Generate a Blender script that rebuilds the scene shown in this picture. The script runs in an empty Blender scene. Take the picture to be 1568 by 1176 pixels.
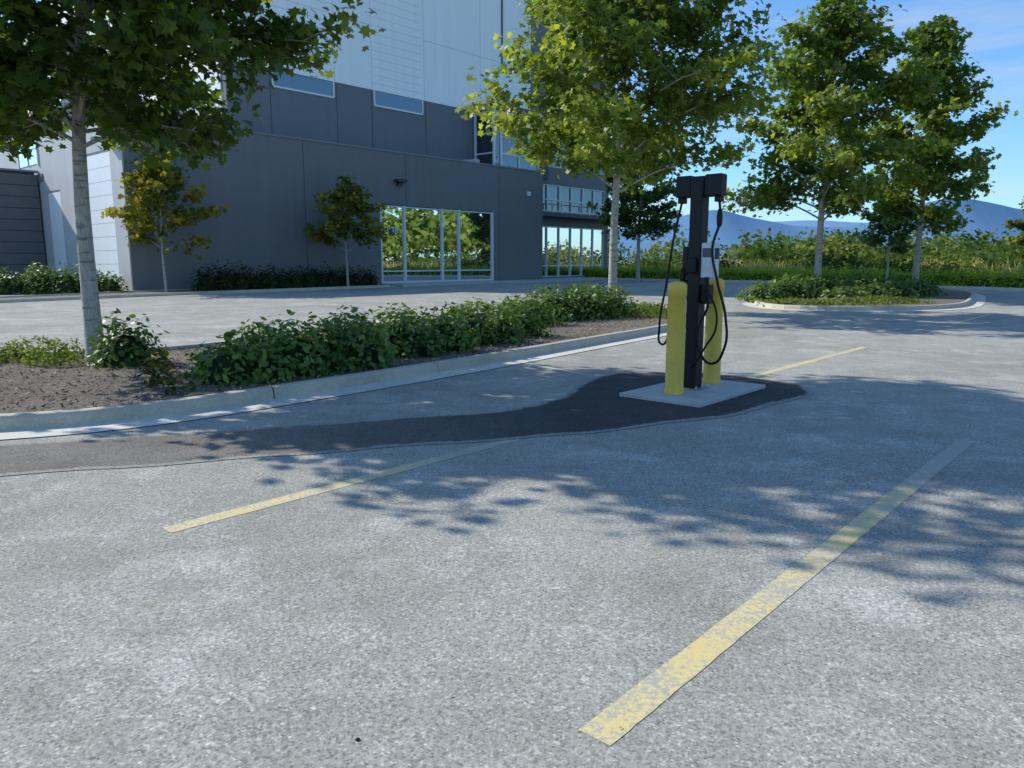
import bpy, math, random
import numpy as np
from mathutils import Vector, Matrix
R = math.radians
sc = bpy.context.scene
COL = sc.collection
D1 = (0.6659, 0.7461); D2 = (-0.7461, 0.6659); ANG = math.atan2(D1[1], D1[0])

# ---------------------------------------------------------------- materials
def new_mat(name):
    m = bpy.data.materials.new(name); m.use_nodes = True
    nt = m.node_tree
    return m, nt, nt.nodes['Principled BSDF']
def N(nt, t, **k):
    n = nt.nodes.new(t)
    for a, b in k.items(): setattr(n, a, b)
    return n
def L(nt, a, b): nt.links.new(a, b)
def noise(nt, vec, scale, detail=4, rough=0.55, dist=0.0):
    n = N(nt, 'ShaderNodeTexNoise'); n.inputs['Scale'].default_value = scale
    n.inputs['Detail'].default_value = detail; n.inputs['Roughness'].default_value = rough
    n.inputs['Distortion'].default_value = dist
    L(nt, vec, n.inputs['Vector']); return n.outputs['Fac']
def ramp(nt, fac, stops, interp='LINEAR'):
    r = N(nt, 'ShaderNodeValToRGB'); cr = r.color_ramp; cr.interpolation = interp
    while len(cr.elements) < len(stops): cr.elements.new(0.5)
    for e, (p, c) in zip(cr.elements, stops):
        e.position = p; e.color = (c, c, c, 1) if isinstance(c, (int, float)) else (*c, 1)
    L(nt, fac, r.inputs['Fac']); return r.outputs['Color']
def mixc(nt, fac, a, b, mode='MIX'):
    n = N(nt, 'ShaderNodeMix', data_type='RGBA', blend_type=mode)
    for s, v in ((n.inputs[0], fac), (n.inputs[6], a), (n.inputs[7], b)):
        if hasattr(v, 'links') or isinstance(v, bpy.types.NodeSocket): L(nt, v, s)
        elif isinstance(v, (int, float)): s.default_value = v if s.type == 'VALUE' else (v, v, v, 1)
        else: s.default_value = (*v, 1)
    return n.outputs[2]
def math2(nt, op, a, b):
    n = N(nt, 'ShaderNodeMath', operation=op)
    for s, v in ((n.inputs[0], a), (n.inputs[1], b)):
        if isinstance(v, (int, float)): s.default_value = v
        else: L(nt, v, s)
    return n.outputs[0]
def bump(nt, h, bs, strength=0.3, dist=0.02):
    b = N(nt, 'ShaderNodeBump'); b.inputs['Strength'].default_value = strength
    b.inputs['Distance'].default_value = dist
    L(nt, h, b.inputs['Height']); L(nt, b.outputs['Normal'], bs.inputs['Normal'])
def objco(nt): return N(nt, 'ShaderNodeTexCoord').outputs['Object']

def surf(name, col, rough=0.8, var=0.15, scale=2.0, bscale=60, bstr=0.15, metal=0.0, spec=0.4, streak=False):
    m, nt, b = new_mat(name); co = objco(nt)
    n1 = noise(nt, co, scale, 5, 0.65); 
    k = ramp(nt, n1, [(0.25, 1 - var), (0.75, 1 + var)])
    c = mixc(nt, 1.0, col, k, 'MULTIPLY')
    n2 = noise(nt, co, bscale, 3)
    k2 = ramp(nt, n2, [(0.3, 1 - var * .6), (0.7, 1 + var * .6)])
    c = mixc(nt, 1.0, c, k2, 'MULTIPLY')
    if streak:
        mp = N(nt, 'ShaderNodeMapping'); mp.inputs['Scale'].default_value = (1.3, 1.3, 0.06)
        L(nt, co, mp.inputs['Vector'])
        n3 = noise(nt, mp.outputs['Vector'], 2.0, 5)
        c = mixc(nt, 1.0, c, ramp(nt, n3, [(0.3, 0.95), (0.7, 1.03)]), 'MULTIPLY')
    L(nt, c, b.inputs['Base Color'])
    b.inputs['Roughness'].default_value = rough; b.inputs['Metallic'].default_value = metal
    b.inputs['Specular IOR Level'].default_value = spec
    if bstr: bump(nt, n2, b, bstr, 0.01)
    return m

A0 = (0.405, 0.390, 0.330)
def asphalt_mat(name, base=A0, patchy=True):
    m, nt, b = new_mat(name); co = objco(nt)
    med = noise(nt, co, 2.3, 7, 0.70, 0.1)
    fn = noise(nt, co, 42, 4, 0.7)
    v = N(nt, 'ShaderNodeTexVoronoi'); v.inputs['Scale'].default_value = 110; L(nt, co, v.inputs['Vector'])
    sep = N(nt, 'ShaderNodeSeparateColor'); L(nt, v.outputs['Color'], sep.inputs[0])
    if patchy:
        big = noise(nt, co, 0.33, 4, 0.6, 0.1)
        c = mixc(nt, 1.0, base, ramp(nt, big, [(0.3, 0.84), (0.7, 1.08)]), 'MULTIPLY')
        c = mixc(nt, 1.0, c, ramp(nt, med, [(0.3, 0.85), (0.7, 1.10)]), 'MULTIPLY')
        ch = noise(nt, co, 1.0, 9, 0.78, 0.15)
        s = math2(nt, 'ADD', ch, math2(nt, 'MULTIPLY', math2(nt, 'SUBTRACT', fn, 0.5), 0.35))
        c = mixc(nt, ramp(nt, s, [(0.51, 0.0), (0.66, 0.7)]), c, (0.62, 0.60, 0.53))
        mp = N(nt, 'ShaderNodeMapping'); mp.inputs['Location'].default_value = (13, 7, 2)
        L(nt, co, mp.inputs['Vector'])
        dk = noise(nt, mp.outputs['Vector'], 0.6, 7, 0.74, 0.1)
        s2 = math2(nt, 'ADD', dk, math2(nt, 'MULTIPLY', math2(nt, 'SUBTRACT', fn, 0.5), 0.3))
        c = mixc(nt, ramp(nt, s2, [(0.49, 0.0), (0.69, 0.6)]), c, (0.25, 0.235, 0.195))
        bl = noise(nt, mp.outputs['Vector'], 3.1, 4, 0.6, 0.2)
        c = mixc(nt, ramp(nt, bl, [(0.66, 0.0), (0.78, 0.45)]), c, (0.27, 0.205, 0.14))
    else:
        c = mixc(nt, 1.0, base, ramp(nt, med, [(0.3, 0.75), (0.7, 1.25)]), 'MULTIPLY')
        br = noise(nt, co, 1.1, 6, 0.7, 0.2)
        sx = N(nt, 'ShaderNodeSeparateXYZ'); L(nt, co, sx.inputs[0])
        mr = N(nt, 'ShaderNodeMapRange'); mr.inputs[1].default_value = -2.2; mr.inputs[2].default_value = 0.5
        mr.inputs[3].default_value = 1; mr.inputs[4].default_value = 0
        L(nt, sx.outputs[0], mr.inputs[0])
        c = mixc(nt, mr.outputs[0], c, mixc(nt, ramp(nt, br, [(0.3, 0), (0.7, 1)]), (0.155, 0.138, 0.115), (0.25, 0.225, 0.19)))
        at = N(nt, 'ShaderNodeAttribute', attribute_name='edge')
        ad = N(nt, 'ShaderNodeMath', operation='MULTIPLY_ADD'); L(nt, noise(nt, co, 6, 8, .82), ad.inputs[0]); ad.inputs[1].default_value = 1.6
        L(nt, at.outputs['Fac'], ad.inputs[2])
        c = mixc(nt, ramp(nt, ad.outputs[0], [(0.70, 0.0), (1.35, 1.0)]), (A0[0] * .84, A0[1] * .84, A0[2] * .84), c)
    c = mixc(nt, 1.0, c, ramp(nt, sep.outputs[0], [(0.0, 0.58), (0.4, 0.95), (0.88, 1.06), (1.0, 1.5)]), 'MULTIPLY')
    c = mixc(nt, 1.0, c, ramp(nt, fn, [(0.3, 0.74), (0.7, 1.20)]), 'MULTIPLY')
    L(nt, c, b.inputs['Base Color'])
    b.inputs['Roughness'].default_value = 0.92; b.inputs['Specular IOR Level'].default_value = 0.15
    bump(nt, fn, b, 0.6, 0.007)
    return m
M_ASPH = asphalt_mat('asphalt_aged')
M_PATCH = asphalt_mat('asphalt_patch', (0.078, 0.075, 0.068), False)

def paint_mat():
    m, nt, b = new_mat('yellow_line_paint'); co = objco(nt)
    n1 = noise(nt, co, 2.2, 6, 0.7); n2 = noise(nt, co, 38, 5, 0.75)
    c = mixc(nt, ramp(nt, n1, [(0.3, 0), (0.7, 1)]), (0.70, 0.54, 0.19), (0.72, 0.60, 0.32))
    w = N(nt, 'ShaderNodeMath', operation='MULTIPLY_ADD'); L(nt, n1, w.inputs[0]); w.inputs[1].default_value = 0.7
    L(nt, n2, w.inputs[2])
    c = mixc(nt, ramp(nt, w.outputs[0], [(0.80, 0.0), (0.94, 0.95)]), c, (0.40, 0.385, 0.32))
    L(nt, c, b.inputs['Base Color']); b.inputs['Roughness'].default_value = 0.85
    bump(nt, n2, b, 0.4, 0.004)
    return m
M_LINE = paint_mat()
def paint_worn():
    m, nt, b = new_mat('worn_line_paint'); co = objco(nt)
    n2 = noise(nt, co, 7, 8, 0.8)
    c = mixc(nt, ramp(nt, n2, [(0.34, 0.0), (0.50, 1.0)]), (0.58, 0.50, 0.25), (0.375, 0.36, 0.305))
    L(nt, c, b.inputs['Base Color']); b.inputs['Roughness'].default_value = 0.9
    return m
M_LINEW = paint_worn()

M_KERB = surf('kerb_concrete', (0.50, 0.445, 0.345), 0.9, 0.22, 1.6, 45, 0.3)
M_GUT = surf('gutter_concrete', (0.64, 0.60, 0.51), 0.9, 0.15, 1.2, 50, 0.3)
M_PAD = surf('pad_concrete', (0.46, 0.45, 0.41), 0.9, 0.15, 3, 60, 0.2)
M_DARKWALL = surf('charcoal_concrete_panel', (0.200, 0.198, 0.192), 0.85, 0.05, 0.5, 20, 0.05, streak=True, spec=.2)
M_DARKWALL2 = surf('charcoal_concrete_upper', (0.190, 0.195, 0.202), 0.85, 0.05, 0.5, 20, 0.05, streak=True, spec=.2)
M_WHITEWALL = surf('white_painted_panel', (0.94, 0.93, 0.90), 0.7, 0.015, 0.4, 20, 0.03, streak=True)
M_GREYWALL = surf('light_grey_panel', (0.52, 0.515, 0.50), 0.75, 0.06, 0.5, 20, 0.03, streak=True)
M_JOINT = surf('panel_joint', (0.085, 0.085, 0.086), 0.8, 0.05)
M_JOINTW = surf('panel_joint_white', (0.62, 0.64, 0.66), 0.8, 0.05)
M_CAP = surf('parapet_metal', (0.20, 0.20, 0.20), 0.5, 0.05)
M_ALU = surf('aluminium_frame', (0.76, 0.76, 0.74), 0.45, 0.04, metal=0.0)
M_BLACKF = surf('dark_frame', (0.045, 0.046, 0.047), 0.5, 0.05)
M_DOOR = surf('overhead_door_white', (0.88, 0.88, 0.86), 0.55, 0.03)
M_SLAT = surf('grey_slat', (0.13, 0.13, 0.13), 0.8, 0.1)
M_BLACK = surf('black_powdercoat', (0.009, 0.0095, 0.010), 0.5, 0.15, spec=0.3, bstr=0)
M_RUB = surf('black_rubber', (0.008, 0.008, 0.008), 0.5, 0.1, bstr=0, spec=.3)
M_YEL = surf('yellow_bollard_plastic', (0.78, 0.50, 0.075), 0.55, 0.10, 4, 30, 0.03)
M_SCREENW = surf('charger_face_white', (0.6, 0.63, 0.65), 0.4, 0.03, bstr=0)
M_SCREEN = surf('charger_screen', (0.02, 0.05, 0.09), 0.15, 0.03, bstr=0)
M_STEEL = surf('galvanised_steel', (0.4, 0.4, 0.4), 0.4, 0.1, metal=0.8, bstr=0)
M_WALK = surf('sidewalk_concrete', (0.50, 0.48, 0.43), 0.9, 0.12, 1.0, 40, 0.2)
M_ROOF = surf('roof_membrane', (0.3, 0.3, 0.3), 0.9, 0.1)

def glass_mat(name, fac, tint):
    m, nt, b = new_mat(name)
    b.inputs['Base Color'].default_value = (0.010, 0.014, 0.018, 1)
    b.inputs['Roughness'].default_value = 0.6
    g = N(nt, 'ShaderNodeBsdfGlossy'); g.inputs['Color'].default_value = (*tint, 1); g.inputs['Roughness'].default_value = 0.015
    co = objco(nt); n = noise(nt, co, 0.5, 2); bm = N(nt, 'ShaderNodeBump'); bm.inputs['Strength'].default_value = 0.08
    bm.inputs['Distance'].default_value = 0.05
    L(nt, n, bm.inputs['Height']); L(nt, bm.outputs[0], g.inputs['Normal'])
    mx = N(nt, 'ShaderNodeMixShader'); mx.inputs[0].default_value = fac
    L(nt, b.outputs[0], mx.inputs[1]); L(nt, g.outputs[0], mx.inputs[2])
    L(nt, mx.outputs[0], nt.nodes['Material Output'].inputs['Surface'])
    return m
M_GLASS = glass_mat('reflective_glazing', .80, (0.88, 0.95, 0.95))
M_GLASS2 = glass_mat('dark_glazing', .17, (0.65, 0.8, 0.9))

def leaf_mat(name, c0, c1, c2, trans=0.35, rough=0.45, gloss=False):
    m, nt, b = new_mat(name)
    a = N(nt, 'ShaderNodeAttribute', attribute_name='rnd')
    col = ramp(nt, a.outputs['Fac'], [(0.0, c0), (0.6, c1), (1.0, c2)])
    if gloss:
        L(nt, col, b.inputs['Base Color']); b.inputs['Roughness'].default_value = rough
        b.inputs['Specular IOR Level'].default_value = 0.3; s0 = b.outputs[0]
    else:
        nt.nodes.remove(b)
        d = N(nt, 'ShaderNodeBsdfDiffuse'); L(nt, col, d.inputs['Color']); s0 = d.outputs[0]
    t = N(nt, 'ShaderNodeBsdfTranslucent')
    tc = mixc(nt, 1.0, col, (1.9, 1.9, 0.6), 'MULTIPLY'); L(nt, tc, t.inputs['Color'])
    mx = N(nt, 'ShaderNodeMixShader'); mx.inputs[0].default_value = trans
    L(nt, s0, mx.inputs[1]); L(nt, t.outputs[0], mx.inputs[2])
    L(nt, mx.outputs[0], nt.nodes['Material Output'].inputs['Surface'])
    return m
M_LEAF = leaf_mat('maple_leaf', (0.035, 0.072, 0.016), (0.085, 0.135, 0.025), (0.26, 0.30, 0.05), 0.38, gloss=True)
M_LEAF2 = leaf_mat('maple_leaf_light', (0.06, 0.11, 0.022), (0.15, 0.205, 0.038), (0.42, 0.42, 0.08), 0.45, gloss=True)
M_LEAFS = leaf_mat('small_maple_leaf', (0.06, 0.09, 0.02), (0.17, 0.17, 0.032), (0.52, 0.36, 0.07), .4)
M_SHRUB = leaf_mat('shrub_leaf', (0.05, 0.10, 0.022), (0.13, 0.20, 0.038), (0.25, 0.32, 0.08), 0.25, 0.45, gloss=True)
M_SHRUBR = leaf_mat('reddish_shrub_leaf', (0.03, 0.05, 0.02), (0.07, 0.08, 0.03), (0.20, 0.09, 0.05), 0.25)
M_HEDGE = leaf_mat('hedge_leaf', (0.20, 0.27, 0.03), (0.30, 0.37, 0.05), (0.40, 0.45, 0.09), 0.5)
M_WILD = leaf_mat('wild_brush', (0.04, 0.075, 0.025), (0.10, 0.15, 0.045), (0.27, 0.26, 0.10), 0.3)
M_WOOD = leaf_mat('woodland_leaf', (0.10, 0.16, 0.03), (0.20, 0.27, 0.05), (0.36, 0.38, 0.10), 0.3)
M_GRASS = leaf_mat('tall_meadow_grass', (0.13, 0.17, 0.05), (0.30, 0.28, 0.11), (0.58, 0.46, 0.24), 0.4)
M_GCOV = leaf_mat('ground_cover', (0.09, 0.13, 0.035), (0.18, 0.23, 0.055), (0.30, 0.31, 0.12), 0.3)
M_CHIP = leaf_mat('bark_chip', (0.10, 0.08, 0.06), (0.27, 0.215, 0.16), (0.54, 0.46, 0.35), 0.0)
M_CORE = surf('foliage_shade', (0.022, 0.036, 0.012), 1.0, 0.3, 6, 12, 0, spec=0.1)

def bark_mat():
    m, nt, b = new_mat('maple_bark'); co = objco(nt)
    mp = N(nt, 'ShaderNodeMapping'); mp.inputs['Scale'].default_value = (9, 9, 2.2); L(nt, co, mp.inputs['Vector'])
    n = noise(nt, mp.outputs[0], 4, 6, 0.7, 0.3); n2 = noise(nt, co, 1.6, 4)
    c = ramp(nt, n, [(0.25, (0.20, 0.175, 0.135)), (0.5, (0.42, 0.385, 0.32)), (0.75, (0.60, 0.55, 0.46))])
    c = mixc(nt, ramp(nt, n2, [(0.5, 0), (0.7, 0.4)]), c, (0.30, 0.30, 0.21))
    mp2 = N(nt, 'ShaderNodeMapping'); mp2.inputs['Scale'].default_value = (2.5, 2.5, 14); L(nt, co, mp2.inputs['Vector'])
    n3 = noise(nt, mp2.outputs[0], 1.5, 4, .6)
    c = mixc(nt, ramp(nt, n3, [(0.56, 0), (0.64, 0.75)]), c, (0.12, 0.10, 0.08))
    L(nt, c, b.inputs['Base Color']); b.inputs['Roughness'].default_value = 0.9
    bump(nt, n, b, 0.5, 0.02); return m
M_BARK = bark_mat()
def mulch_mat():
    m, nt, b = new_mat('bark_mulch'); co = objco(nt)
    n = noise(nt, co, 28, 7, 0.8, 0.6); n2 = noise(nt, co, 1.3, 5)
    c = ramp(nt, n, [(0.3, (0.07, 0.055, 0.042)), (0.5, (0.21, 0.168, 0.122)), (0.7, (0.42, 0.355, 0.265))])
    c = mixc(nt, 1.0, c, ramp(nt, n2, [(0.3, 0.75), (0.7, 1.2)]), 'MULTIPLY')
    L(nt, c, b.inputs['Base Color']); b.inputs['Roughness'].default_value = 1.0
    bump(nt, n, b, 1.0, 0.04); return m
M_MULCH = mulch_mat()
def field_mat():
    m, nt, b = new_mat('field_ground'); co = objco(nt)
    n = noise(nt, co, 0.08, 8, 0.7); n2 = noise(nt, co, 3, 6, 0.7)
    c = ramp(nt, n, [(0.3, (0.10, 0.13, 0.04)), (0.55, (0.20, 0.20, 0.08)), (0.75, (0.30, 0.26, 0.13))])
    c = mixc(nt, 1.0, c, ramp(nt, n2, [(0.3, 0.7), (0.7, 1.2)]), 'MULTIPLY')
    L(nt, c, b.inputs['Base Color']); b.inputs['Roughness'].default_value = 1.0; return m
M_FIELD = field_mat()

# ---------------------------------------------------------------- mesh helpers
def add_obj(name, me, parent=None):
    o = bpy.data.objects.new(name, me); COL.objects.link(o)
    if parent: o.parent = parent
    return o
def pydata(name, v, f, mat, parent=None, smooth=False):
    me = bpy.data.meshes.new(name); me.from_pydata(v, [], f); me.update()
    if mat: me.materials.append(mat)
    if smooth: me.polygons.foreach_set('use_smooth', [True] * len(me.polygons))
    return add_obj(name, me, parent)
def empty(name, loc=(0, 0, 0), rz=0):
    o = bpy.data.objects.new(name, None); COL.objects.link(o); o.location = loc; o.rotation_euler = (0, 0, rz)
    o.empty_display_size = 0.3; return o
def boxes(name, lst, mat, parent=None, bevel=0):
    v = []; f = []
    for (x0, x1, y0, y1, z0, z1) in lst:
        b = len(v)
        v += [(x0, y0, z0), (x1, y0, z0), (x1, y1, z0), (x0, y1, z0), (x0, y0, z1), (x1, y0, z1), (x1, y1, z1), (x0, y1, z1)]
        f += [tuple(b + i for i in q) for q in ((0, 3, 2, 1), (4, 5, 6, 7), (0, 1, 5, 4), (1, 2, 6, 5), (2, 3, 7, 6), (3, 0, 4, 7))]
    o = pydata(name, v, f, mat, parent)
    if bevel:
        md = o.modifiers.new('b', 'BEVEL'); md.width = bevel; md.segments = 3; md.limit_method = 'ANGLE'
    return o
def lathe(name, prof, mat, parent=None, loc=(0, 0, 0), n=28):
    v = []; f = []
    for (r, z) in prof:
        for i in range(n):
            a = 2 * math.pi * i / n; v.append((loc[0] + r * math.cos(a), loc[1] + r * math.sin(a), loc[2] + z))
    for j in range(len(prof) - 1):
        for i in range(n):
            k = (i + 1) % n; f.append((j * n + i, j * n + k, (j + 1) * n + k, (j + 1) * n + i))
    f.append(tuple(range((len(prof) - 1) * n, len(prof) * n)))
    o = pydata(name, v, f, mat, parent, True)
    o.data.polygons[-1].use_smooth = False
    return o
def tube_into(V, F, pts, radii, n=7):
    pts = [Vector(p) for p in pts]; b = len(V)
    for i, p in enumerate(pts):
        d = (pts[min(i + 1, len(pts) - 1)] - pts[max(i - 1, 0)]).normalized()
        u = d.cross(Vector((0.31, 0.95, 0.05)));  u.normalize(); w = d.cross(u)
        for k in range(n):
            a = 2 * math.pi * k / n
            V.append(tuple(p + (u * math.cos(a) + w * math.sin(a)) * radii[i]))
    for i in range(len(pts) - 1):
        for k in range(n):
            k2 = (k + 1) % n
            F.append((b + i * n + k, b + i * n + k2, b + (i + 1) * n + k2, b + (i + 1) * n + k))
def sheet(name, pts, z, mat, parent=None):
    return pydata(name, [(x, y, z) for x, y in pts], [tuple(range(len(pts)))], mat, parent)

MAPLE = np.array([(0, -.5, 0), (.16, -.3, -.03), (.5, -.28, -.14), (.36, -.02, -.08), (.52, .24, -.15), (.2, .2, -.03), (0, .58, -.06),
                  (-.2, .2, -.03), (-.52, .24, -.15), (-.36, -.02, -.08), (-.5, -.28, -.14), (-.16, -.3, -.03)])
OVAL = np.array([(0, -.5, 0), (.24, -.22, -.05), (.27, .12, -.06), (0, .55, -.02), (-.27, .12, -.06), (-.24, -.22, -.05)])
CLUMP = np.array([(0, -.5, 0), (.35, -.35, .1), (.2, -.05, -.05), (.5, .1, .1), (.15, .2, 0), (.1, .55, -.1), (-.2, .22, .05), (-.5, .3, -.1), (-.25, -.05, 0), (-.45, -.3, .1)])
BLADE = np.array([(-.035, 0, 0), (.035, 0, 0), (.01, 1, 0.15)])
CHIPT = np.array([(-.5, -.15, 0), (.5, -.2, 0), (.45, .18, .02), (-.4, .2, .02)])
def leaves(name, C, S, NRM, tmpl, mat, rng, parent=None, rnd=None, upright=False):
    n = len(C); k = len(tmpl)
    nr = NRM / (np.linalg.norm(NRM, axis=1, keepdims=True) + 1e-9)
    t = rng.normal(size=(n, 3))
    t -= nr * np.sum(t * nr, axis=1, keepdims=True); t /= np.linalg.norm(t, axis=1, keepdims=True)
    bt = np.cross(nr, t)
    if upright:
        P = (C[:, None, :] + S[:, None, None] * (t[:, None, :] * tmpl[None, :, 0:1] + nr[:, None, :] * tmpl[None, :, 1:2] + bt[:, None, :] * tmpl[None, :, 2:3]))
    else:
        P = (C[:, None, :] + S[:, None, None] * (t[:, None, :] * tmpl[None, :, 0:1] + bt[:, None, :] * tmpl[None, :, 1:2] + nr[:, None, :] * tmpl[None, :, 2:3]))
    me = bpy.data.meshes.new(name)
    me.vertices.add(n * k); me.vertices.foreach_set('co', P.reshape(-1).astype(np.float32))
    me.loops.add(n * k); me.loops.foreach_set('vertex_index', np.arange(n * k, dtype=np.int32))
    me.polygons.add(n); me.polygons.foreach_set('loop_start', (np.arange(n) * k).astype(np.int32))
    me.update(calc_edges=True)
    at = me.attributes.new('rnd', 'FLOAT', 'FACE')
    if rnd is None: rnd = rng.random(n)
    at.data.foreach_set('value', np.clip(rnd, 0, 1).astype(np.float32))
    me.materials.append(mat)
    return add_obj(name, me, parent)

# ---------------------------------------------------------------- trees
def make_tree(name, base, H, cb, rad, tr, nl, nleaf, ls, mat, seed, tmpl=MAPLE, off=(0, 0), sigma=0.22, elev=(20, 50), low=0.12, pw=0.62, subs=3.0):
    rng = np.random.default_rng(seed); rd = random.Random(seed)
    E = empty(name, base)
    V = []; F = []
    nseg = 12; tp = []
    for i in range(nseg + 1):
        q = i / nseg
        tp.append(Vector((off[0] * q ** 2.6 + 0.04 * math.sin(q * 5 + seed) * min(1, q * 3), off[1] * q ** 2.6 + 0.04 * math.cos(q * 4 + seed) * min(1, q * 3), q * H * 0.93)))
    tube_into(V, F, [(tp[0].x, tp[0].y, -0.05)] + [(tp[0].x, tp[0].y, 0.12)] + [tuple(p) for p in tp[1:]],
              [tr * 1.35, tr * 1.06] + [tr * (1 - 0.9 * (i / nseg)) for i in range(1, nseg + 1)], 12)
    cl = []
    def tpos(z):
        q = min(max(z / (H * 0.93), 0), 0.999) * nseg; i = int(q); return tp[i].lerp(tp[i + 1], q - i)
    for i in range(nl):
        u = (i + 0.5) / nl
        z0 = cb * 0.92 + (H * 0.9 - cb * 0.92) * u ** 1.1
        s0 = tpos(z0)
        az = i * 2.39996 + rd.uniform(-0.3, 0.3)
        el = R(elev[0] + (elev[1] - elev[0]) * u + rd.uniform(-10, 10))
        best = 0.3
        for it in range(25):
            ln = 0.3 + it * rad * 0.06
            ze = z0 + ln * math.sin(el); q = (ze - cb) / (H - cb)
            if q > 1.03: break
            env = rad * max(0.0, math.sin(math.pi * min(1, max(0, q * (1 - low) + low)))) ** pw
            if ln * math.cos(el) < env: best = ln
        ln = best * rd.uniform(0.72, 1.10)
        pts = []; m = 6
        for j in range(m + 1):
            w = j / m
            a2 = az + 0.25 * math.sin(w * 3 + i)
            p = s0 + Vector((math.cos(a2) * math.cos(el) * ln * w, math.sin(a2) * math.cos(el) * ln * w,
                             math.sin(el) * ln * w + 0.12 * ln * math.sin(w * 2.6) - 0.08 * ln * w * w))
            pts.append(p)
        r0 = tr * 0.27 * (1 - 0.6 * u)
        tube_into(V, F, pts, [max(0.006, r0 * (1 - 0.85 * j / m)) for j in range(m + 1)], 6)
        ns = max(4, int(ln * subs))
        for k in range(ns):
            w = 0.25 + 0.75 * (k + rd.random()) / ns
            jj = min(m - 1, int(w * m)); p = pts[jj].lerp(pts[jj + 1], w * m - jj)
            d = Vector((math.cos(az), math.sin(az), 0.15)) * 0.6 + Vector((rd.gauss(0, 0.7), rd.gauss(0, 0.7), rd.gauss(0.05, 0.4)))
            d.normalize(); sl = rad * rd.uniform(0.10, 0.28)
            e = p + d * sl
            tube_into(V, F, [p, p.lerp(e, .5) + Vector((0, 0, .03)), e], [0.010, 0.007, 0.004], 4)
            for w2 in (0.35, 0.7, 1.05):
                cl.append(tuple(p.lerp(e, w2)))
    pydata('trunk_and_limbs', V, F, M_BARK, E, True)
    cl = np.array(cl); idx = rng.integers(0, len(cl), nleaf)
    cw = rng.random(len(cl))
    jit = np.clip(rng.normal(size=(nleaf, 3)), -2.1, 2.1)
    C = cl[idx] + jit * np.array([sigma, sigma, sigma * 0.62])
    Nn = rng.normal(size=(nleaf, 3)) * 0.6 + np.array([0, 0, 0.7])
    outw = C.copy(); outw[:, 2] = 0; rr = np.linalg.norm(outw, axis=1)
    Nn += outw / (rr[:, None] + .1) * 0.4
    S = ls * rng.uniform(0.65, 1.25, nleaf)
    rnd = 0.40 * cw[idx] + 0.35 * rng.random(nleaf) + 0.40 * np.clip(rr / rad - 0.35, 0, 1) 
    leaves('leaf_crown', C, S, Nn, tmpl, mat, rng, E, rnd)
    return E

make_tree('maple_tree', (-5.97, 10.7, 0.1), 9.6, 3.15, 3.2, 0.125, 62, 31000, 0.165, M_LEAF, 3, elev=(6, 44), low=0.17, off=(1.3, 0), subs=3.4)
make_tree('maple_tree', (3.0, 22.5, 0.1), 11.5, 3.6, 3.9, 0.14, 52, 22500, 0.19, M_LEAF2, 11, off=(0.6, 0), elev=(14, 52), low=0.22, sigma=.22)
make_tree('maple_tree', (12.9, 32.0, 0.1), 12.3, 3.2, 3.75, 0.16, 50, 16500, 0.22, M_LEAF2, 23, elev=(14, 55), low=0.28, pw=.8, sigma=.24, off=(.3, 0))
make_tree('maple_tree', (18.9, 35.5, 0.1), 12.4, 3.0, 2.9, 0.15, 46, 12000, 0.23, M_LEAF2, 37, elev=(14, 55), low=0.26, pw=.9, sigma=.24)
make_tree('young_maple_tree', (-16.1, 35.2, 0.1), 6.2, 1.9, 2.5, 0.07, 20, 2300, 0.24, M_LEAFS, 41, low=0.30, pw=.8, sigma=0.2)
make_tree('young_maple_tree', (-9.1, 42.0, 0.1), 5.6, 1.9, 2.4, 0.07, 20, 2200, 0.24, M_LEAFS, 53, low=0.30, pw=.8, sigma=0.2)
make_tree('shade_tree', (9.3, 56.0, 0.0), 10.8, 3.0, 3.2, 0.16, 36, 8000, 0.30, M_LEAF, 67, tmpl=CLUMP)
make_tree('young_maple_tree', (21.0, 42.5, 0.0), 5.0, 2.0, 1.6, 0.08, 20, 2000, 0.24, M_LEAF, 71, sigma=0.2)
make_tree('shade_tree', (40.5, 58.0, 0.0), 8.0, 1.4, 2.3, 0.14, 30, 4000, 0.32, M_LEAF, 83, tmpl=CLUMP)

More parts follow.
